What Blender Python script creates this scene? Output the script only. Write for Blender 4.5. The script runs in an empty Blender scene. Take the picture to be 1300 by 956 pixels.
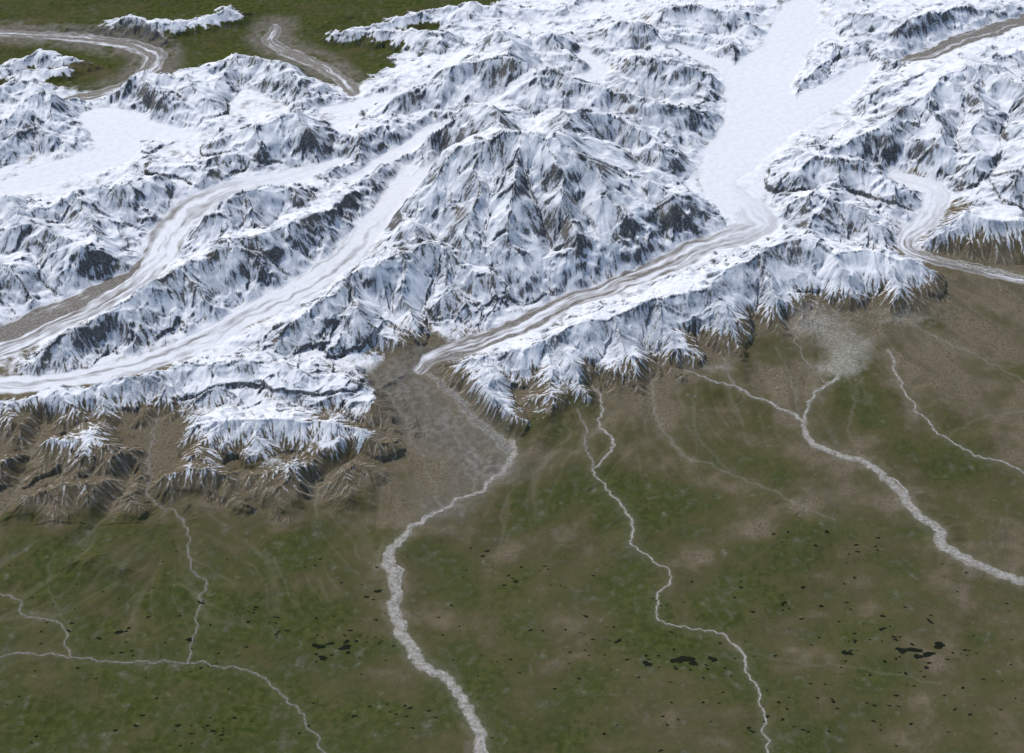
import bpy, math, time
import numpy as np
t0=time.time()
F=np.float32
# ------------------------------------------------------------------ survey frame (1 unit = 1 km)
PITCH=math.radians(38.0); CAMH=50.0; FOC=2061.5
cp,sp=math.cos(PITCH),math.sin(PITCH)
def P(u,v,z=0.0):
    a=(u-650)/FOC; b=(478-v)/FOC
    dy=cp+b*sp; dz=-sp+b*cp
    t=(z-CAMH)/dz
    return (a*t,dy*t)
def sm(a,b,x):
    t=np.clip((x-a)/(b-a),0,1); return t*t*(3-2*t)
# ------------------------------------------------------------------ noise
rng=np.random.RandomState(7)
perm=rng.permutation(256).astype(np.int32)
ang=rng.rand(256)*2*np.pi
GX=np.cos(ang).astype(F); GY=np.sin(ang).astype(F)
JX=(rng.rand(256)-.5).astype(F); JY=(rng.rand(256)-.5).astype(F)
def hsh(xi,yi,seed): return perm[(perm[(xi+seed*37)&255]+yi+seed*11)&255]
def perlin(x,y,seed=0):
    xf=np.floor(x); yf=np.floor(y)
    xi=xf.astype(np.int32); yi=yf.astype(np.int32)
    fx=(x-xf).astype(F); fy=(y-yf).astype(F)
    u=fx*fx*fx*(fx*(fx*6-15)+10); v=fy*fy*fy*(fy*(fy*6-15)+10)
    def g(i,j):
        h=hsh(xi+i,yi+j,seed); return GX[h]*(fx-i)+GY[h]*(fy-j)
    a=g(0,0); b=g(1,0); c=g(0,1); d=g(1,1)
    return ((a+(b-a)*u)+((c+(d-c)*u)-(a+(b-a)*u))*v)*F(1.5)
def fbm(x,y,n,seed=0,gain=.5):
    s=0;a=1.0
    for k in range(n):
        s=s+a*perlin(x*2**k+k*7.3,y*2**k-k*3.1,seed+k); a*=gain
    return s
def ridged(x,y,n,seed=0):
    s=0;a=.55;w=1
    for k in range(n):
        r=1-np.abs(perlin(x*2**k+k*5.3,y*2**k+k*9.1,seed+k))*1.6
        r=np.clip(r,0,1)**1.5
        s=s+a*r*w; w=np.clip(r*1.6,0,1); a*=.40
    return s
# ------------------------------------------------------------------ grid
NC,NR=1600,1500
s_core=np.linspace(-1,1,NC)
ext=1+np.array([.01,.03,.07,.14,.25,.45,.8,1.4,2.5,4.5,8.0])
S=np.concatenate([-ext[::-1],s_core,ext])
vv=np.linspace(1010,-60,NR)
ycore=np.array([P(650,v,0)[1] for v in vv])
ystep=ycore[-1]+np.array([.3,.8,1.6,3,6,12,25,50,110,240,480])
ylow=ycore[0]-np.array([.2,.6,1.4,3,6,12,24,45])[::-1]
Yv=np.concatenate([ylow,ycore,ystep])
def Wf(y): return (y*cp+CAMH*sp)*(650/FOC)*1.22
Wp=cp*(650/FOC)*1.22
S=S.astype(F); Yv=Yv.astype(F)
R,C=len(Yv),len(S)
Wv=Wf(Yv).astype(F)
X=(Wv[:,None]*S[None,:]).astype(F); Y=np.repeat(Yv[:,None],C,1)
def grad(h):
    hs=np.gradient(h,S,axis=1); hx=hs/Wv[:,None]
    hy=np.gradient(h,Yv,axis=0)-hx*S[None,:]*Wp
    return hx.astype(F),hy.astype(F)
def win(x0,x1,y0,y1):
    r0,r1=np.searchsorted(Yv,[y0,y1]); r0=max(r0-1,0); r1=min(r1+1,R)
    if r1<=r0+1: return None
    ws=Wv[r0:r1]
    sa=min(x0/ws.min(),x0/ws.max()); sb=max(x1/ws.min(),x1/ws.max())
    c0,c1=np.searchsorted(S,[sa,sb]); c0=max(c0-1,0); c1=min(c1+1,C)
    if c1<=c0+1: return None
    return slice(r0,r1),slice(c0,c1)
# ------------------------------------------------------------------ base level (valley floors and plain)
ctl=[(0,956,0),(325,956,0),(650,956,0),(975,956,0),(1300,956,0),(0,800,.05),(325,800,.05),(650,800,.05),(975,800,.05),(1300,800,.03),(0,680,.25),(200,680,.25),(400,680,.15),(650,650,.22),(900,650,.25),(1100,640,.2),(1300,650,.15),
(100,560,.55),(300,560,.6),(500,520,.5),(600,560,.33),(750,520,.5),(950,460,.75),(1100,430,.85),(1300,420,.6),(1200,520,.45),(1050,540,.45),(0,492,.7),(130,475,.85),(250,445,1.0),(370,375,1.3),(440,330,1.5),(490,275,1.9),(0,400,.9),(150,370,1.1),(240,300,1.6),(330,230,1.9),
(540,450,.65),(650,420,.85),(740,380,1.1),(860,330,1.5),(980,290,1.9),(930,220,2.0),(960,150,2.0),(1010,40,1.8),(640,260,2.2),(640,120,2.3),(800,100,2.2),(400,130,1.6),(130,150,1.6),(0,230,1.5),
(200,80,.8),(0,50,.4),(130,60,.5),(300,20,.4),(450,60,.5),(650,0,.6),(1300,20,1.0),(1150,60,1.5),(1250,200,1.8),(1190,250,1.5),(1150,310,1.1),(1300,350,.7),(1050,370,1.0)]
cx=[];cy=[];cz=[]
for u,v,z in ctl:
    x,y=P(u,v,z); cx.append(x);cy.append(y);cz.append(z)
cx=np.array(cx);cy=np.array(cy);cz=np.array(cz)
def base_at(x,y):
    x=np.asarray(x,dtype=float);y=np.asarray(y,dtype=float)
    n=np.full(x.shape,1e-4*.3);w=np.full(x.shape,1e-4)
    for a,b,c in zip(cx,cy,cz):
        k=np.exp(-((x-a)**2+((y-b)*.85)**2)/(2*3.4**2)); n+=k*c; w+=k
    return n/w
st=8
ri=np.unique(np.append(np.arange(0,R,st),R-1)); ci=np.unique(np.append(np.arange(0,C,st),C-1))
bl=base_at(X[np.ix_(ri,ci)],Y[np.ix_(ri,ci)])
def up(lo):
    a=np.empty((len(ri),C),F)
    for i in range(len(ri)): a[i]=np.interp(np.arange(C),ci,lo[i])
    idx=np.arange(R); k=np.clip(np.searchsorted(ri,idx,side='right')-1,0,len(ri)-2)
    t=((idx-ri[k])/(ri[k+1]-ri[k])).astype(F)[:,None]
    return a[k]*(1-t)+a[k+1]*t
B=up(bl)
def G(u,v,rh=0.0):
    z=1.0+rh
    for _ in range(6):
        x,y=P(u,v,z); z=float(base_at(x,y))+rh
    return x,y
# ------------------------------------------------------------------ warp
wx=perlin(X*.45,Y*.45,11)*.5+perlin(X*1.2,Y*1.2,12)*.15
wy=perlin(X*.45,Y*.45,14)*.5+perlin(X*1.2,Y*1.2,15)*.15
XW=X+wx; YW=Y+wy
def line_field(pts,vals,reach,Xa,Ya,cb,pad=1.0):
    for k in range(len(pts)-1):
        (x0,y0),(x1,y1)=pts[k],pts[k+1]
        q=win(min(x0,x1)-reach-pad,max(x0,x1)+reach+pad,min(y0,y1)-reach-pad,max(y0,y1)+reach+pad)
        if q is None: continue
        dx,dy=x1-x0,y1-y0;L2=dx*dx+dy*dy+1e-9
        ax=Xa[q]-x0; ay=Ya[q]-y0
        t=np.clip((ax*dx+ay*dy)/L2,0,1).astype(F)
        ex=ax-t*dx; ey=ay-t*dy
        d=np.sqrt(ex*ex+ey*ey)
        cb(q,k,t,d,(ax*dy-ay*dx)/math.sqrt(L2))
def dense(pts,n=6):
    p=np.array(pts,float); out=[]
    P_=np.vstack([2*p[0]-p[1],p,2*p[-1]-p[-2]])
    for i in range(1,len(P_)-2):
        for j in range(n):
            t=j/n
            a,b,c,d=P_[i-1],P_[i],P_[i+1],P_[i+2]
            out.append(.5*((2*b)+(-a+c)*t+(2*a-5*b+4*c-d)*t*t+(-a+3*b-3*c+d)*t**3))
    out.append(p[-1]); return np.array(out)
# ------------------------------------------------------------------ ridges  (u,v,height above valley floor)
WIDE=3
ridges=[
[(560,215,2.6),(605,180,3.4),(640,168,3.8),(700,176,3.7),(742,202,3.1)],
[(742,202,3.0),(775,250,2.3),(800,290,1.7)],
[(1180,118,1.9),(1230,78,2.5),(1310,108,2.0)],
[(545,235,1.6),(580,200,2.7),(610,175,3.4),(640,165,3.9),(700,175,3.7),(742,200,3.0),(770,245,2.3),(805,285,1.6),(830,335,.8)],
[(660,168,3.7),(655,230,2.9),(645,300,1.9),(655,360,.6)],
[(700,178,3.6),(715,240,2.7),(735,310,1.6),(750,350,.6)],
[(610,180,3.3),(600,250,2.4),(595,320,1.3)],
[(742,200,2.8),(790,215,2.2),(850,250,1.6),(920,292,.8)],
[(640,165,3.5),(620,135,2.5),(570,135,2.1),(500,150,1.6),(440,175,1.3)],
[(700,175,3.2),(730,140,2.3),(790,150,1.8),(840,190,1.3)],
[(500,115,1.4),(560,85,1.9),(640,72,2.3),(700,88,2.4),(760,115,1.9),(850,135,1.6),(930,150,1.0)],
[(640,72,2.2),(650,50,1.6),(600,40,1.2),(520,40,.9),(430,40,.6)],
[(700,40,1.4),(760,55,1.6),(830,75,1.4),(900,100,.9)],
[(790,30,1.2),(850,35,1.4),(930,55,1.2),(985,90,.6)],
[(860,10,1.0),(930,15,1.0),(970,35,.6)],
[(150,110,1.1),(180,92,1.5),(235,100,1.3),(265,130,.8)],
[(180,95,1.4),(215,130,1.2),(200,175,.5)],
[(0,150,1.1),(60,120,1.4),(110,140,1.3),(135,185,.5)],
[(0,185,.6),(50,165,.7),(110,190,.5)],
[(270,180,.6),(330,160,1.4),(370,148,1.7),(415,180,1.3),(440,210,.7)],
[(300,200,.5),(260,215,.6),(200,215,.4)],
[(0,255,1.3),(50,290,1.5),(110,320,1.3),(160,325,.9)],
[(40,270,1.1),(100,245,1.4),(160,232,1.5),(190,262,.8)],
[(100,250,1.3),(120,300,1.0)],
[(0,330,1.1),(40,370,.8),(90,380,.4)],
[(205,310,.5),(265,268,1.5),(310,240,1.6),(350,235,1.3),(390,262,.8)],
[(310,242,1.5),(320,290,.8)],
[(40,455,.5),(90,425,.9),(150,385,1.3),(230,340,1.6),(300,305,1.7),(370,285,1.5),(420,255,1.2),(480,225,.8)],
[(230,340,1.5),(260,380,.9),(250,410,.4)],
[(300,305,1.6),(330,340,1.0),(330,370,.4)],
[(150,385,1.2),(170,430,.6)],
[(330,450,.4),(390,400,1.0),(455,350,1.5),(500,325,1.7),(545,310,1.7),(590,345,1.1),(640,372,.4)],
[(455,350,1.4),(450,400,.9),(420,440,.4)],
[(515,320,1.6),(510,370,1.1),(530,420,.4)],
[(560,318,1.5),(570,370,.9),(600,400,.4)],
[(530,300,1.4),(500,240,1.3),(470,200,1.2),(440,170,1.0)],
[(0,515,.6),(80,498,.75),(160,485,.85),(230,465,.95),(300,455,.95),(380,468,.85),(445,490,.4)],
[(240,560,.5),(285,535,1.0),(340,525,1.1),(420,540,1.0),(490,562,.5)],
[(340,527,1.),(330,580,.5)],[(285,537,.9),(250,575,.7),(215,610,.4)],[(420,542,.9),(440,585,.5)],
[(0,590,.6),(40,575,.8),(75,560,.95),(110,552,1.0),(150,575,.7),(175,600,.4)],[(110,557,.95),(100,600,.6),(85,625,.3)],
[(10,640,.4),(60,632,.6),(120,612,.85),(165,635,.5)],[(120,614,.8),(130,655,.4)],[(190,620,.4),(240,592,.75),(290,605,.6),(310,640,.3)],
[(80,500,.7),(100,535,.4)],[(200,475,.8),(190,520,.4)],[(320,610,.5),(370,590,.7),(430,585,.7),(480,600,.4)],[(370,592,.65),(360,640,.3)],[(430,588,.65),(440,630,.3)],
[(10,520,.6),(20,560,.4)],[(140,490,.7),(130,530,.5)],
[(450,515,.4),(500,520,.6),(520,545,.3)],[(455,470,.3),(480,490,.4)],
[(80,722,.2),(125,710,.28),(160,722,.15)],
[(545,462,.5),(620,450,1.0),(700,425,1.3),(780,400,1.3),(835,380,1.3),(900,355,1.5),(960,325,1.6),(1020,305,1.6),(1065,320,1.4),(1130,330,1.1),(1190,352,.6)],
[(600,455,.9),(630,500,.8),(655,545,.35)],[(700,425,1.2),(735,470,.75),(760,510,.3)],[(620,452,.9),(590,485,.5)],[(690,440,1.),(700,490,.6),(700,530,.3)],
[(780,400,1.2),(800,450,.75),(825,490,.3)],[(835,380,1.2),(860,430,.8),(860,475,.3)],[(900,355,1.4),(930,410,.8),(945,445,.3)],
[(960,325,1.5),(985,370,1.0),(1000,410,.4)],[(1060,320,1.4),(1080,375,.6)],[(1130,330,1.1),(1145,385,.5)],
[(990,225,.6),(1030,200,1.2),(1100,205,1.3),(1170,240,.8)],
[(1010,250,.9),(1060,250,1.2),(1120,280,1.1),(1140,310,.5)],[(1060,250,1.1),(1020,290,.9)],
[(1230,75,2.4),(1180,120,2.0),(1110,165,1.6),(1050,190,1.1)],
[(1230,75,2.4),(1300,105,1.9),(1380,140,1.6)],[(1230,77,2.3),(1250,150,1.5),(1225,215,.8)],
[(1300,110,1.8),(1310,180,1.3),(1290,240,.8)],[(1180,120,1.9),(1190,175,1.3),(1180,215,.6)],
[(1120,160,1.5),(1120,195,.9)],
[(1175,300,.6),(1225,272,1.2),(1290,285,1.1),(1400,300,1.0)],[(1225,275,1.1),(1240,320,.4)],
[(1040,55,.9),(1005,90,.9),(975,122,.5)],[(1070,100,1.0),(1110,70,1.3),(1150,60,1.2)],
[(1090,20,1.0),(1150,30,1.2),(1220,10,.9),(1290,5,.8)],[(1230,75,2.3),(1180,95,1.6),(1110,120,1.1)],
[(90,35,.7),(150,22,1.),(190,28,.9),(245,25,.7)],[(245,30,.6),(290,8,.9)],[(150,24,.9),(160,48,.5)],[(195,28,.9),(215,50,.4)],
[(235,95,.8),(300,70,1.2),(350,80,1.2),(400,120,.8)],[(300,72,1.1),(270,110,.7)],[(0,85,.8),(50,65,1.),(110,80,.5)],
[(0,115,.7),(40,105,.8)],[(30,92,.7),(80,85,.7)],[(430,42,.6),(480,30,.9),(540,15,.8),(600,8,.8)],
]
T=np.zeros((R,C),F)
for rk,rd in enumerate(ridges):
    pts=[G(*p) for p in rd]; hs=[p[2] for p in rd]
    mh=max(hs); wide=rk<WIDE
    wm=1.95 if wide else 1.5
    reach=mh*(wm+.1)+.8
    def cb(q,k,t,d,l,hs=hs):
        rh=hs[k]+(hs[k+1]-hs[k])*t
        w=rh*wm+.7
        v=rh*np.clip(1-d/w,0,1)**(1.15 if wide else 1.25)
        a=T[q]; kk=F(.22)
        m=np.clip(.5+.5*(v-a)/kk,0,1)
        T[q]=a*(1-m)+v*m+kk*m*(1-m)*.6*np.clip(np.minimum(a,v)/kk,0,1)
    line_field(pts,hs,reach,XW,YW,cb)
# ------------------------------------------------------------------ fronts
def front(lst,z):
    p=[P(u,v,z) for u,v in lst]; xs=[a[0] for a in p]; ys=[a[1] for a in p]
    o=np.argsort(xs); return np.interp(X+wx*2,np.array(xs)[o],np.array(ys)[o]).astype(F)
yfront=front([(-200,710),(0,705),(120,715),(230,700),(330,705),(450,670),(500,605),(530,520),(560,520),(620,590),(660,590),(700,565),(760,545),(850,530),(950,490),(1050,455),(1130,430),(1190,405),(1215,360),(1300,345),(1500,340)],.4)
ysnow=front([(-100,535),(0,535),(120,545),(200,540),(255,570),(460,575),(485,475),(530,465),(570,490),(650,535),(720,505),(850,482),(950,440),(1100,388),(1180,380),(1210,325),(1300,315),(1500,305)],.7)
yback=front([(-200,125),(0,128),(120,118),(260,112),(400,118),(480,108),(520,60),(600,20),(680,-30),(1300,-60)],1.0)
M=sm(-.8,4.6,Y-yfront)
back=sm(-1.,2.5,Y-yback)
edge=((1-sm(1.1,2.,np.abs(S)))[None,:]*(1-sm(115,170,Yv))[:,None]).astype(F)
amp=M*(.46+.36*sm(0,4,Y-ysnow))*(1-.7*back)
RN=ridged(XW*.17+3.3,YW*.2+1.7,3,21)
T=T*edge+ (amp*RN*1.0*edge)*(0.85-.3*np.clip(T,0,2.4)).astype(F)
# ------------------------------------------------------------------ glaciers  (u,v,halfwidth px)
PX=.041
glac=[
([(520,215,8),(490,262,14),(445,320,18),(370,372,17),(300,408,17),(245,440,16),(150,468,14),(60,484,13),(-20,490,12),(-160,500,10)],.30),
([(400,215,10),(330,235,20),(270,250,24),(225,285,26),(195,335,18),(150,372,14),(95,402,13),(35,432,10),(-20,455,10)],.48),
([(230,170,14),(180,165,28),(130,150,30),(150,190,30),(90,212,28),(20,235,22),(-60,250,16)],.0),
([(1015,10,28),(1000,60,38),(965,100,46),(965,150,50),(935,195,38),(910,228,24),(930,262,16)],.0),
([(1100,85,8),(1070,110,22),(1020,140,26),(975,170,24)],.0),
([(918,235,18),(950,268,22),(965,290,20),(905,308,15),(860,328,18),(800,356,15),(740,376,14),(690,398,15),(645,420,14),(590,440,13),(548,455,10),(532,472,5)],.66),
([(1140,225,12),(1185,240,16),(1185,268,13),(1160,292,12),(1150,315,9),(1195,332,7),(1300,355,7),(1420,380,7)],.58),
([(190,330,7),(165,352,12),(120,375,14),(60,398,16),(0,425,18),(-100,440,18)],1.0),
([(-60,38,10),(60,45,10),(150,55,13),(195,70,17),(180,98,14),(130,118,14),(90,125,12)],.84),
([(350,32,5),(345,55,10),(395,78,12),(430,98,13),(450,118,10)],.9),
([(1330,15,14),(1250,42,14),(1180,68,12),(1140,80,6)],.9),
([(560,205,8),(520,235,12),(495,262,14)],.0),
([(700,110,10),(760,90,14),(740,70,8)],.0),
([(600,60,8),(540,110,12),(470,130,14),(420,140,10)],.0),
([(430,205,8),(390,220,10),(350,232,12)],.0),
([(560,160,6),(510,190,10),(450,225,8)],.0),
([(860,60,10),(900,75,14),(950,100,20)],.0),
]
GM=np.zeros((R,C),F); GD=np.full((R,C),F(9)); MOR=np.zeros((R,C),F)
gw=XW*.45+X*.55; gh=YW*.45+Y*.55
masks=[]
latn=perlin(X*.9,Y*.9,35)*.16+perlin(X*2.5,Y*2.5,36)*.08
for gi,(pp,mor) in enumerate(glac):
    w3=np.array([list(G(u,v,0))+[w*PX] for u,v,w in pp]); dn=dense(w3,5)
    pts=[(a[0],a[1]) for a in dn]; ws=[max(a[2],.1) for a in dn]
    cum=np.concatenate([[0],np.cumsum(np.hypot(np.diff(dn[:,0]),np.diff(dn[:,1])))])
    D=np.full((R,C),F(9)); LAT=np.zeros((R,C),F); AL=np.zeros((R,C),F)
    def cb(q,k,t,d,l):
        w=ws[k]+(ws[k+1]-ws[k])*t
        e=d-w; m=e<D[q]
        D[q]=np.where(m,e,D[q]); LAT[q]=np.where(m,l/w,LAT[q]); AL[q]=np.where(m,cum[k]+t*(cum[k+1]-cum[k]),AL[q])
    line_field(pts,ws,max(ws)+2.4,gw,gh,cb)
    GD=np.minimum(GD,D)
    D=D+perlin(X*1.6,Y*1.6,33)*.14
    m=1-sm(-.14,.32,D)
    masks.append(m)
    sel=D<.45
    st_=np.zeros((R,C),F)
    l_=LAT[sel]+latn[sel]; a_=AL[sel]
    n=.5*perlin(l_*1.7+gi*9,a_*.13,31)+.30*perlin(l_*3.8+gi*5,a_*.3,32)+.25*perlin(l_*3,a_*1.3,34)
    n=n+.45*np.clip(np.abs(l_)-.6,0,.5)
    rise=(.15+.85*sm(2.,11.,a_)) if mor<.7 else 1.0
    st_[sel]=np.clip(mor*1.15-.30+n*(.6+1.1*min(mor,.6))*(1 if mor>.02 else 0),0,1)*(1-.3*sm(0,.3,D[sel]))*rise
    MOR=np.where(m>GM,st_,MOR); GM=np.maximum(GM,m)
GDn=GD+perlin(X*.8,Y*.8,37)*.3+perlin(X*2,Y*2,38)*.12
clear=sm(-.1,2.0,GDn)
T=T*(clear*.88+.12*sm(-.05,.6,GD))
# ------------------------------------------------------------------ river courses (u,v,halfwidth px)
riv=[
([(650,560,5),(648,585,4),(630,607,2.6),(600,627,2.4),(560,648,2.4),(525,668,3.4),(503,690,5.5),(493,715,7.5),(502,745,6),(503,775,7),(508,800,7),(525,830,7),(550,852,5.5),(575,872,5.5),(600,910,6),(610,960,6)],1.),
([(868,470,1.2),(905,482,1.5),(950,500,1.8),(1000,522,2.),(1020,540,3.2),(1035,565,4.6),(1085,583,4.6),(1125,607,6),(1155,640,6.5),(1185,665,6.5),(1198,690,7.5),(1240,714,6.5),(1300,738,6.5),(1400,775,7)],1.),
([(1072,468,3.6),(1055,482,2.8),(1035,498,2.),(1025,520,2.),(1021,540,2.6)],1.),
([(752,490,1.2),(765,515,1.5),(762,540,1.5),(780,565,2.),(765,585,1.5),(752,600,1.2),(775,625,1.2),(800,655,1.6),(806,690,1.2),(830,712,1.),(853,732,1.1),(834,760,1.3),(838,790,1.),(880,798,.9),(915,806,1.1),(940,828,1.5),(952,858,1.2),(968,900,1.1),(975,970,1.1)],.93),
([(733,520,.9),(742,545,1.),(748,575,1.1),(752,600,1.1)],.8),
([(828,480,1.5),(832,515,1.4),(840,545,1.4),(870,578,1),(930,600,.9),(990,630,.9),(1060,660,.8)],.6),
([(1128,445,2.),(1142,480,1.6),(1155,510,1.4),(1190,545,1.4),(1225,572,1.4),(1262,585,1.3),(1310,600,1.3),(1400,620,1.3)],.93),
([(200,530,.9),(192,565,1.2),(190,600,1.2),(192,632,.9),(225,655,1.),(240,685,1.),(242,715,.9),(258,745,.9),(250,780,.9),(248,810,.8),(238,842,.8)],.7),
([(-30,735,.9),(15,760,1.),(35,780,.9),(75,788,1.),(88,810,1.),(90,836,.9)],.66),
([(-30,833,1.1),(40,830,1.),(90,836,1.),(150,840,.9),(238,842,.9),(310,850,.9),(345,870,1.),(400,930,1.),(420,970,1.)],.7),
([(402,655,1),(403,620,1.2),(420,600,1),(445,585,.8)],.5),
([(1160,318,5),(1200,330,5),(1300,352,5),(1420,378,5)],1.),
([(1150,405,2),(1190,430,1.3),(1250,455,1.2),(1320,500,1.2)],.6),
([(1000,410,1.),(1020,450,.9),(1040,478,.9),(1050,490,.9)],.7),
([(920,455,1.),(925,480,1.2),(940,497,1.2)],.8),
([(470,470,1),(500,510,1),(520,545,1),(545,600,1),(560,645,1)],.4),
([(545,475,3),(562,492,5),(580,505,6),(603,530,6.5),(625,552,7),(648,575,6)],.85),
([(1020,540,1.5),(1000,470,1.2),(985,440,1.2)],.4),
([(1080,560,1),(1078,530,1),(1085,500,1),(1095,480,1)],.35),([(680,600,1),(720,560,1),(715,530,1)],.3),([(930,600,1),(890,560,1),(880,520,1),(885,490,1)],.35),
([(1200,560,1),(1250,530,1),(1320,520,1)],.3),([(100,690,1),(150,640,1),(170,600,1)],.3),([(60,540,1),(40,580,1),(10,640,1),(-20,690,1)],.35),
([(570,520,1),(585,550,1),(605,585,1),(600,627,1)],.45),([(530,490,1),(550,520,1),(580,560,1),(600,590,1)],.4),
([(950,828,1),(1010,840,1),(1100,850,1),(1200,870,1)],.25),([(1290,740,1),(1260,700,1),(1280,640,1)],.2),([(90,800,1),(60,740,1),(70,700,1)],.25),
]
RD=np.full((R,C),F(9)); RI=np.zeros((R,C),F)
rivw=[]
for ri_,(pp,lum) in enumerate(riv):
    w3=np.array([list(G(u,v,0))+[w*PX*.78] for u,v,w in pp]); dn=dense(w3,8)
    cum=np.concatenate([[0],np.cumsum(np.hypot(np.diff(dn[:,0]),np.diff(dn[:,1])))])
    n=int(cum[-1]/.045); cs=np.linspace(0,cum[-1],n)
    xx=np.interp(cs,cum,dn[:,0]);yy=np.interp(cs,cum,dn[:,1]);wwd=np.interp(cs,cum,dn[:,2])
    tx=np.gradient(xx);ty=np.gradient(yy);L=np.hypot(tx,ty);nx,ny=-ty/L,tx/L
    wob=perlin(cs*.9,cs*0+ri_*3.7,41)*.22+perlin(cs*2.3,cs*0+ri_*1.7,42)*.14+perlin(cs*5,cs*0+ri_,43)*.06
    wob*=sm(0,1,cs)*sm(0,1,cum[-1]-cs)
    xx=xx+nx*wob;yy=yy+ny*wob
    rivw.append((xx,yy,wwd,cs,nx,ny,lum))
    k=max(1,int(.2/.045)); pts=list(zip(xx[::k],yy[::k])); ws=wwd[::k]
    def cb(q,kk,t,d,l):
        e=d-ws[kk]; m=e<RD[q]; RD[q]=np.where(m,e,RD[q]); RI[q]=np.where(m,lum*min(1,.35+ws[kk]/.2),RI[q])
    line_field(pts,ws,1.6,X,Y,cb,.2)
T=T*sm(-.05,.9,RD)
print('riv',time.time()-t0)
# ------------------------------------------------------------------ assemble + erosion gullies
H=(B+T).astype(F)
plain=1-M
H+= (fbm(X*.13,Y*.13,5,61,.45)*.24*sm(0,1.2,RD)*sm(0,1.2,GD)*edge).astype(F)*(plain*.75+.25)
def gully(h,cell,freq,seed,sm0,sm1):
    gx,gy=grad(h); s=np.sqrt(gx*gx+gy*gy)+1e-6
    qx=-gy/s; qy=gx/s
    px=X/cell; py=Y/cell; ix=np.floor(px); iy=np.floor(py)
    fx=px-ix; fy=py-iy; ix=ix.astype(np.int32); iy=iy.astype(np.int32)
    Cc=np.zeros_like(h);Ss=np.zeros_like(h)
    for i in (-1,0,1):
        for j in (-1,0,1):
            hh=hsh(ix+i,iy+j,seed)
            ox=fx-(i+.5)-JX[hh]*.9; oy=fy-(j+.5)-JY[hh]*.9
            w=np.clip(1-(ox*ox+oy*oy)/1.6,0,1); w=w*w
            ph=(ox*qx+oy*qy)*F(2*np.pi*freq)
            Cc+=w*np.cos(ph);Ss+=w*np.sin(ph)
    a=np.arctan2(Ss,Cc)/np.pi
    mag=np.clip(np.sqrt(Cc*Cc+Ss*Ss)*2.0,0,1)
    return (1-2*np.abs(a))*mag, sm(sm0,sm1,s)
glm=sm(-.05,.6,GD)*edge
streak=np.zeros_like(H); D_=H.copy()
DP=(B*1.6+fbm(X*.1,Y*.1,2,62)*.14).astype(F)
dr1,m1=gully(DP,2.6,1.0,90,.0,.03)
dr2,m2=gully(DP,1.0,1.0,91,.0,.03)
upz=(.15+.85*(1-sm(2.,9.,yfront-Y)))
dr1*=m1*upz;dr2*=m2*upz
H+=((dr1*.035+dr2*.012)*plain*sm(0,.5,RD)*edge).astype(F)
drain=(.35*sm(.35,.95,-dr1)+.3*sm(.4,.95,-dr2))-.2*sm(.3,.9,dr1)
hi=.66+.30*(1-sm(3.,9.,Y-ysnow))
lowz=.66+.34*sm(1.,6.,Y-ysnow)
for cell,a,k in [(2.0,.065,0),(1.05,.050,1),(.55,.038,2),(.28,.032,3),(.15,.027,4)]:
    val,ms=gully(D_,cell,1.0,70+k,.02,.5)
    inc=(a*cell*val*ms*glm*(.6+.4*M)*(hi if k>1 else lowz)).astype(F)
    H+=inc; D_+=inc*.5
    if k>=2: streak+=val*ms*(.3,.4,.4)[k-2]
    print('gully',cell,time.time()-t0)
H+=(fbm(X*1.1,Y*1.1,4,81)*.010*sm(0,.3,RD)*glm).astype(F)
H+=(perlin(X*2.2,Y*1.6,85)*.003*GM).astype(F)
gx,gy=grad(H); SL=np.sqrt(gx*gx+gy*gy)
# ------------------------------------------------------------------ masks
n1=fbm(X*.5,Y*.5,4,91); n2=fbm(X*2.,Y*2.,3,95); n3=fbm(X*3.,Y*3.,3,88)
rel=H-B
snow_line=(Y-ysnow)
low=1-sm(1.,9.,snow_line)
sn=sm(-.75,.75,np.clip(snow_line*.20,-2,.95)+(rel-.40)*(1.0+.5*low)-.22*low+n1*.5+n2*.26+streak*(.5+.4*low)-.12-2.2*back*(1-sm(.1,.6,rel+n1*.15+n2*.1)))
sn=sn*sm(-8.5,-.5,snow_line+rel*3.2)
rockn=SL+n1*.45+n2*.26-streak*.5
rock=sm(.84,1.42,rockn)*sm(-1.,5.,snow_line)
grey=sm(.28,.92,SL*.85+n1*.55+n2*.28-streak*.15)
snow=sn*(1-rock*.75)
def blob(u,v,ru,rv):
    x,y=G(u,v,0); return np.exp(-(((X+wx-x)/(ru*PX))**2+((Y+wy-y)/(rv*PX*1.6))**2))
fan=blob(1075,440,38,22)+blob(1030,410,30,16)+blob(1068,462,22,10)+blob(1150,405,45,10)*.6+blob(905,465,22,8)*.6
gravel=np.clip(fan*1.15-.2+n2*.3-streak*.1,0,1)*.55
gravel=np.maximum(gravel,RI*(1-sm(-.02,.09,RD+n2*.04))*.55)
gravel=np.maximum(gravel,RI*(1-sm(.0,.5,RD+n2*.2))*.10)
tv=blob(505,480,44,22)+blob(530,520,46,26)+blob(580,555,48,24)+blob(615,595,38,22)+blob(545,450,40,14)+blob(560,640,40,16)*.7
dirt=np.clip(tv*1.2-.1+n2*.35+n1*.3,0,1)
bt=back*(1-sm(.5,1.9,GD+n1*.4))*.95
dirt=np.maximum(dirt,bt*sm(-.6,.2,n1+.3))
snow=snow*(1-np.clip(tv*1.6-.2,0,1))*(1-np.clip(fan*1.3-.3,0,1)*.8)*(1-.8*bt)
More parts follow.
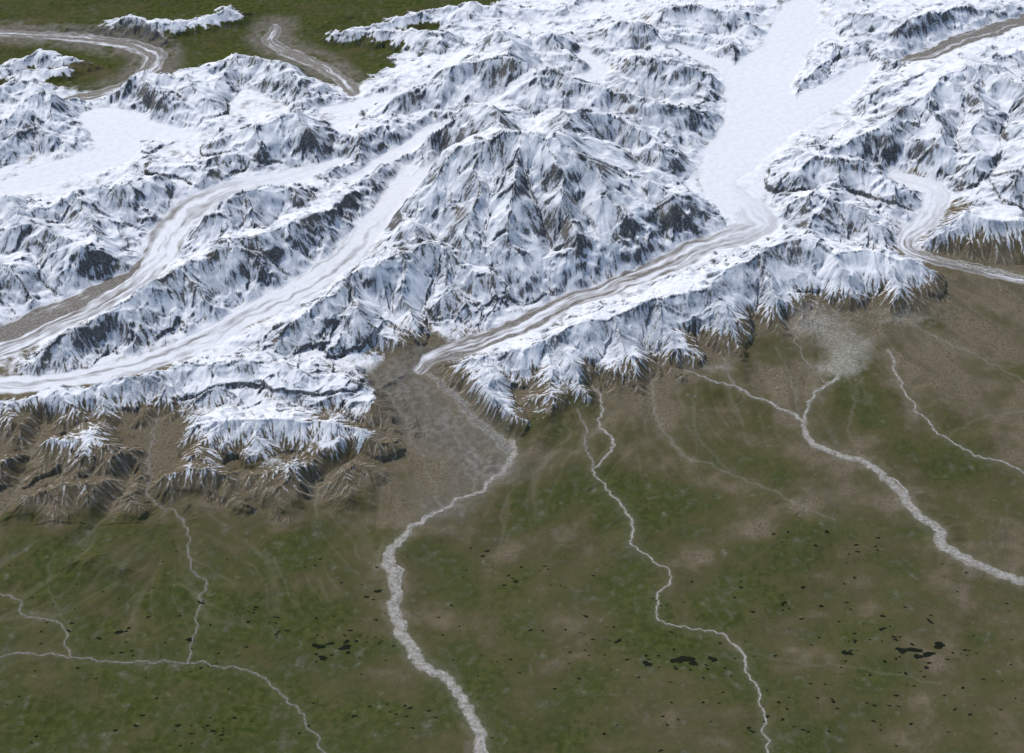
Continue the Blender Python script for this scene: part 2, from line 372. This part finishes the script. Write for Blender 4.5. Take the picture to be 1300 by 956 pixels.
gp=[(0,956,.75),(650,956,.7),(1300,956,.45),(0,800,.8),(325,760,.85),(650,780,.6),(975,800,.7),(1300,800,.4),(80,700,.7),(340,700,.9),(560,700,.5),(720,620,.85),(800,600,.75),(900,520,.4),(950,650,.45),(1100,680,.45),(1250,620,.45),(1100,510,.6),(1240,480,.2),(950,470,.05),(700,570,.6),(690,510,.05),(760,500,.1),(850,480,.0),(640,570,.1),(1000,450,.05),(1200,420,.0),(100,600,.0),(300,600,.0),(450,640,.1),(480,580,.0),(1080,600,.4),(200,560,0),(540,560,.0),(780,530,.3),(260,650,.4),(1300,400,.0),(300,20,1.),(450,10,1),(440,55,1),(100,80,.9),(0,20,.8),(650,0,1),(1250,300,0)]
gn=np.full(bl.shape,1e-4*.6);gwt=np.full(bl.shape,1e-4)
xl=X[np.ix_(ri,ci)];yl=Y[np.ix_(ri,ci)]
for u,v,g in gp:
    x,y=G(u,v,0); k=np.exp(-((xl-x)**2+((yl-y)*.8)**2)/(2*2.0**2)); gn+=k*g;gwt+=k
green=up(gn/gwt)
green=np.clip(green+n1*.32+n2*.12+fbm(X*.22+9,Y*.3,3,99)*.42+streak*.2-drain*.12-sm(.25,.7,rel)*.7*(1-back),0,1)
print('masks',time.time()-t0)
A1=np.stack([snow,gravel,green,streak*.5+.5],-1).astype(F)
A2=np.stack([MOR*GM,dirt,rock,GM],-1).astype(F)
A3=np.stack([n1*.35+.5,n3*.35+.5,grey,np.clip(drain*plain*.5+.5,0,1)],-1).astype(F)

# ------------------------------------------------------------------ materials
def new_mat(name):
    m=bpy.data.materials.new(name); m.use_nodes=True; nt=m.node_tree; nt.nodes.clear()
    out=nt.nodes.new('ShaderNodeOutputMaterial'); b=nt.nodes.new('ShaderNodeBsdfDiffuse')
    nt.links.new(b.outputs[0],out.inputs[0]); return m,nt,b
def mk(nt):
    N=nt.nodes;L=nt.links
    def setin(i,v):
        if hasattr(v,'is_output'): L.new(v,i)
        elif isinstance(v,tuple): i.default_value=(*v,1) if len(v)==3 else v
        else: i.default_value=v
    def math_(op,a,b=0.0,clamp=False):
        n=N.new('ShaderNodeMath');n.operation=op;n.use_clamp=clamp
        setin(n.inputs[0],a);setin(n.inputs[1],b);return n.outputs[0]
    def mix(f,a,b):
        n=N.new('ShaderNodeMix');n.data_type='RGBA'
        setin(n.inputs['Factor'],f);setin(n.inputs[6],a);setin(n.inputs[7],b);return n.outputs[2]
    def noise(vec,scale,detail=4,rough=.6,dist=0.0):
        n=N.new('ShaderNodeTexNoise');L.new(vec,n.inputs['Vector'])
        n.inputs['Scale'].default_value=scale;n.inputs['Detail'].default_value=detail;n.inputs['Roughness'].default_value=rough
        n.inputs['Distortion'].default_value=dist
        return n.outputs['Fac']
    def ramp(f,a,b,lo=0.,hi=1.):
        n=N.new('ShaderNodeMapRange');n.interpolation_type='SMOOTHSTEP'
        setin(n.inputs['Value'],f);n.inputs['From Min'].default_value=a;n.inputs['From Max'].default_value=b
        n.inputs['To Min'].default_value=lo;n.inputs['To Max'].default_value=hi;return n.outputs[0]
    return math_,mix,noise,ramp
mat,nt,bs=new_mat('alpine_terrain')
math_,mix,noise,ramp=mk(nt)
tc=nt.nodes.new('ShaderNodeTexCoord').outputs['Object']
def attr(nm):
    a=nt.nodes.new('ShaderNodeAttribute');a.attribute_name=nm
    s=nt.nodes.new('ShaderNodeSeparateColor');nt.links.new(a.outputs['Color'],s.inputs[0])
    return s.outputs[0],s.outputs[1],s.outputs[2],a.outputs['Alpha']
a_s,a_g,a_v,a_k=attr('masks'); b_m,b_d,b_r,b_g=attr('masks2'); nC,nA,a_gr,a_dr=attr('masks3')
nB=noise(tc,9.0,4,.7)
green1=mix(ramp(nA,.3,.7),(.038,.052,.013),(.070,.077,.025))
green1=mix(ramp(nC,.3,.8),green1,(.055,.064,.021))
brown=mix(ramp(nB,.35,.65),(.110,.088,.053),(.170,.143,.100))
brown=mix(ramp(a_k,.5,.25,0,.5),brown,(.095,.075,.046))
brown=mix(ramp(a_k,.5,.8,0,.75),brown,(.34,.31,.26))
olive=(.085,.076,.036)
vg=math_('ADD',a_v,math_('MULTIPLY',math_('SUBTRACT',nB,.5),1.1))
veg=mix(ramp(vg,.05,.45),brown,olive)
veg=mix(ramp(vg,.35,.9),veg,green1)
veg=mix(math_('MULTIPLY',ramp(nB,.57,.70),ramp(nC,.42,.7,0,.55)),veg,(.165,.145,.095))
veg=mix(math_('MULTIPLY',ramp(nB,.43,.32),.35),veg,(.030,.036,.014))
veg=mix(ramp(a_dr,.52,.8,0,.36),veg,(.170,.150,.105))
veg=mix(ramp(a_dr,.5,.38,0,.3),veg,(.048,.052,.020))
rockb=mix(ramp(nB,.3,.7),(.055,.060,.072),(.16,.155,.15))
rockc=mix(ramp(nC,.6,.9),rockb,(.16,.14,.115))
dirtc=mix(ramp(nA,.3,.7),(.115,.104,.082),(.18,.165,.138))
dirtc=mix(ramp(nC,.35,.7,0,.5),dirtc,(.11,.098,.070))
dirtc=mix(ramp(nB,.45,.7,0,.35),dirtc,(.24,.22,.19))
gravc=mix(ramp(nB,.35,.65),(.28,.26,.22),(.46,.435,.39))
snowc=mix(ramp(nA,.3,.75),(.80,.80,.81),(.71,.73,.76))
greyc=mix(ramp(nB,.35,.65),(.26,.29,.335),(.54,.57,.61))
snowc=mix(math_('MULTIPLY',a_gr,.74),snowc,greyc)
iced=mix(ramp(nB,.3,.7),(.50,.50,.50),(.65,.66,.68))
mor=mix(ramp(nB,.35,.65),(.13,.115,.098),(.27,.25,.225))
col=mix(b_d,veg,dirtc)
col=mix(math_('MULTIPLY',b_r,.85),col,rockc)
col=mix(math_('ADD',a_g,math_('MULTIPLY',math_('MULTIPLY',a_g,math_('SUBTRACT',nB,.5)),1.2),True),col,gravc)
sf=math_('ADD',a_s,math_('MULTIPLY',math_('SUBTRACT',nB,.5),.7))
sf=ramp(sf,.2,.85)
col=mix(sf,col,snowc)
icol=mix(ramp(b_m,.02,.22),mix(.18,mix(ramp(nA,.3,.75),(.80,.80,.81),(.72,.74,.77)),iced),iced)
icol=mix(ramp(math_('ADD',b_m,math_('MULTIPLY',math_('SUBTRACT',nB,.5),.3)),.12,.72),icol,mor)
col=mix(ramp(b_g,.15,.85),col,icol)
nt.links.new(col,bs.inputs['Color'])
bp=nt.nodes.new('ShaderNodeBump');bp.inputs['Strength'].default_value=.5;bp.inputs['Distance'].default_value=.028
nt.links.new(nB,bp.inputs['Height']);nt.links.new(bp.outputs[0],bs.inputs['Normal'])
def rivmat(nm,k):
    m,nt,bs=new_mat(nm); math_,mix,noise,ramp=mk(nt)
    tc=nt.nodes.new('ShaderNodeTexCoord').outputs['Object']
    q=lambda c:tuple(a*k for a in c)
    c=mix(ramp(noise(tc,5,5,.65),.35,.65),q((.24,.222,.19)),q((.39,.37,.335)))
    c=mix(ramp(noise(tc,11,4,.6,.5),.50,.64),c,q((.18,.17,.142)))
    nt.links.new(c,bs.inputs['Color']); return m
rmat=rivmat('river_gravel',1.); rmat2=rivmat('creek_gravel',.66)
wmat,nt,bs=new_mat('pond_water')
math_,mix,noise,ramp=mk(nt)
tc=nt.nodes.new('ShaderNodeTexCoord').outputs['Object']
nt.links.new(mix(noise(tc,3.,2),(.008,.012,.008),(.018,.022,.012)),bs.inputs['Color'])
# ------------------------------------------------------------------ meshes
def grid_mesh(name,Z,fm,material):
    idx=np.arange(R*C,dtype=np.int32).reshape(R,C)
    q=np.stack([idx[:-1,:-1][fm],idx[:-1,1:][fm],idx[1:,1:][fm],idx[1:,:-1][fm]],-1)
    used=np.unique(q); remap=np.zeros(R*C,np.int32); remap[used]=np.arange(len(used),dtype=np.int32)
    q=remap[q]
    co=np.stack([X.ravel()[used],Y.ravel()[used],Z.ravel()[used]],-1).astype(F)
    me=bpy.data.meshes.new(name); me.vertices.add(len(used)); me.vertices.foreach_set('co',co.ravel())
    nf=len(q); me.loops.add(nf*4); me.loops.foreach_set('vertex_index',q.ravel())
    me.polygons.add(nf); me.polygons.foreach_set('loop_start',np.arange(0,nf*4,4,dtype=np.int32))
    try: me.polygons.foreach_set('loop_total',np.full(nf,4,np.int32))
    except Exception: pass
    me.update(calc_edges=True)
    me.polygons.foreach_set('use_smooth',np.ones(nf,bool))
    for nm,A in (('masks',A1),('masks2',A2),('masks3',A3)):
        at=me.attributes.new(nm,'FLOAT_COLOR','POINT'); at.data.foreach_set('color',A.reshape(-1,4)[used].ravel())
    me.materials.append(material)
    o=bpy.data.objects.new(name,me); bpy.context.scene.collection.objects.link(o); return o
bed=H-.07*sm(.05,.9,GM)
grid_mesh('mountain_range',bed,np.ones((R-1,C-1),bool),mat)
taken=np.zeros((R-1,C-1),bool)
for m in masks:
    v=m>.001
    fm=(v[:-1,:-1]|v[1:,1:]|v[1:,:-1]|v[:-1,1:])&~taken
    taken|=fm
    if fm.sum()>50: grid_mesh('glacier',H-.02*(1-GM),fm,mat)
print('mesh',time.time()-t0)
def hz(x,y):
    x=np.asarray(x,float);y=np.asarray(y,float)
    fi=np.interp(y,Yv,np.arange(R)); fj=np.interp(x/Wf(y),S,np.arange(C))
    i=np.clip(fi.astype(int),0,R-2);j=np.clip(fj.astype(int),0,C-2);a=fi-i;b=fj-j
    Hh=H
    return Hh[i,j]*(1-a)*(1-b)+Hh[i+1,j]*a*(1-b)+Hh[i,j+1]*(1-a)*b+Hh[i+1,j+1]*a*b
def simple(name,co,faces,material):
    me=bpy.data.meshes.new(name);me.from_pydata([tuple(map(float,c)) for c in co],[],faces);me.update()
    for p in me.polygons:p.use_smooth=True
    me.materials.append(material);o=bpy.data.objects.new(name,me);bpy.context.scene.collection.objects.link(o);return o
for k,(xx,yy,wd,cs,nx,ny,lum) in enumerate(rivw):
    if lum<.65: continue
    n=len(xx)
    tap=np.clip(sm(0,.5,cs),.15,1)
    allco=[];faces=[]
    strands=[(0,1.,.012)]
    if lum>.98 and wd.mean()>.09: strands+=[(1,.34,.016)]
    for si,wk,dz in strands:
        off=0*cs if si==0 else wd*1.9*perlin(cs*.55,cs*0+si*5.5+k,51)*1.3
        nl=1+.35*perlin(cs*1.2,cs*0+k*2.1+si,45)+.3*perlin(cs*3,cs*0+k,46)+.25*perlin(cs*8,cs*0+k+si,49)
        nr=1+.35*perlin(cs*1.2,cs*0+k*4.1+si,47)+.3*perlin(cs*3,cs*0+k,48)+.25*perlin(cs*8,cs*0+k+si,50)
        wl=wd*nl*tap*.88*wk;wr=wd*nr*tap*.88*wk
        co=[];b0=len(allco)
        for f in (-1,-.4,.2,1):
            w=np.where(f<0,wl,wr)*f+off
            x=xx+nx*w;y=yy+ny*w
            co.append(np.stack([x,y,hz(x,y)+dz],-1))
        co=np.stack(co,1).reshape(-1,3); allco+=list(co)
        for i in range(n-1):
            for j in range(3): faces.append((b0+i*4+j,b0+(i+1)*4+j,b0+(i+1)*4+j+1,b0+i*4+j+1))
    simple('river',allco,faces,rmat if lum>.9 else rmat2)
rr=np.random.RandomState(5)
pc=[(405,821,5),(420,818,3),(438,823,5),(440,815,3),(860,838,5),(872,836,5),(880,842,4),(822,843,4),(1148,828,5),(1160,827,5),(1178,832,5),(1192,820,5),(1140,826,3),(1075,829,4),(785,812,3),(905,838,4),(480,750,3),(465,757,2),(255,765,3),(150,802,3),(1120,800,3),(640,740,2),(655,735,2),(410,835,4),(1180,790,3),(240,812,3),(1165,835,4)]
for _ in range(260):
    pc.append((rr.uniform(-60,1360),rr.choice([rr.uniform(700,870),rr.uniform(790,960)]),rr.uniform(.6,1.6)))
for cxx,cyy in [(300,780),(420,815),(850,840),(1160,825),(1100,815),(150,800),(640,720),(980,760),(500,900),(1000,900),(250,920),(1180,905),(760,810),(1080,690)]:
    for _ in range(13): pc.append((cxx+rr.normal()*42,cyy+rr.normal()*14,rr.uniform(.7,2.1)))
co=[];faces=[]
for u,v,r in pc:
    x,y=G(u,v,0);r*=PX*.95
    n=18;b=len(co);ph=rr.rand(4)*6.28;e=rr.uniform(.5,.85);ra=rr.normal()*.3
    tt=np.arange(n)/n*2*np.pi
    rad=r*(1+.22*np.sin(2*tt+ph[0])+.18*np.sin(3*tt+ph[1])+.12*np.sin(5*tt+ph[2]))
    lx=rad*np.cos(tt)*1.3;ly=rad*np.sin(tt)*e
    px_=x+lx*math.cos(ra)-ly*math.sin(ra);py_=y+lx*math.sin(ra)+ly*math.cos(ra)
    z=hz(px_,py_).max()+.006
    co.append((x,y,z))
    for i in range(n): co.append((px_[i],py_[i],z))
    for i in range(n): faces.append((b,b+1+i,b+1+(i+1)%n))
simple('tundra_ponds',co,faces,wmat)
# ------------------------------------------------------------------ camera, light
sc=bpy.context.scene
cam=bpy.data.cameras.new('camera');co_=bpy.data.objects.new('camera',cam);sc.collection.objects.link(co_)
co_.location=(0,0,CAMH);co_.rotation_euler=(math.radians(90)-PITCH,0,0)
cam.sensor_width=36;cam.lens=36*FOC/1300;cam.clip_end=2000;cam.clip_start=.5
sc.camera=co_
EL=math.radians(52);AZ=math.radians(-38)
sd=(math.sin(AZ)*math.cos(EL),math.cos(AZ)*math.cos(EL),math.sin(EL))
sl=bpy.data.lights.new('sun','SUN');sl.energy=3.0;sl.angle=math.radians(.5);sl.color=(1,.965,.915)
so=bpy.data.objects.new('sun',sl);sc.collection.objects.link(so)
from mathutils import Vector
so.rotation_euler=Vector(sd).to_track_quat('Z','Y').to_euler()
w=bpy.data.worlds.new('World');sc.world=w;w.use_nodes=True;nt=w.node_tree
sk=nt.nodes.new('ShaderNodeTexSky');sk.sky_type='NISHITA';sk.sun_disc=False;sk.sun_elevation=EL;sk.sun_rotation=AZ
bg=nt.nodes['Background'];nt.links.new(sk.outputs[0],bg.inputs[0]);bg.inputs[1].default_value=.145
sc.view_settings.view_transform='Standard';sc.view_settings.look='None';sc.view_settings.exposure=0
print('done',time.time()-t0)
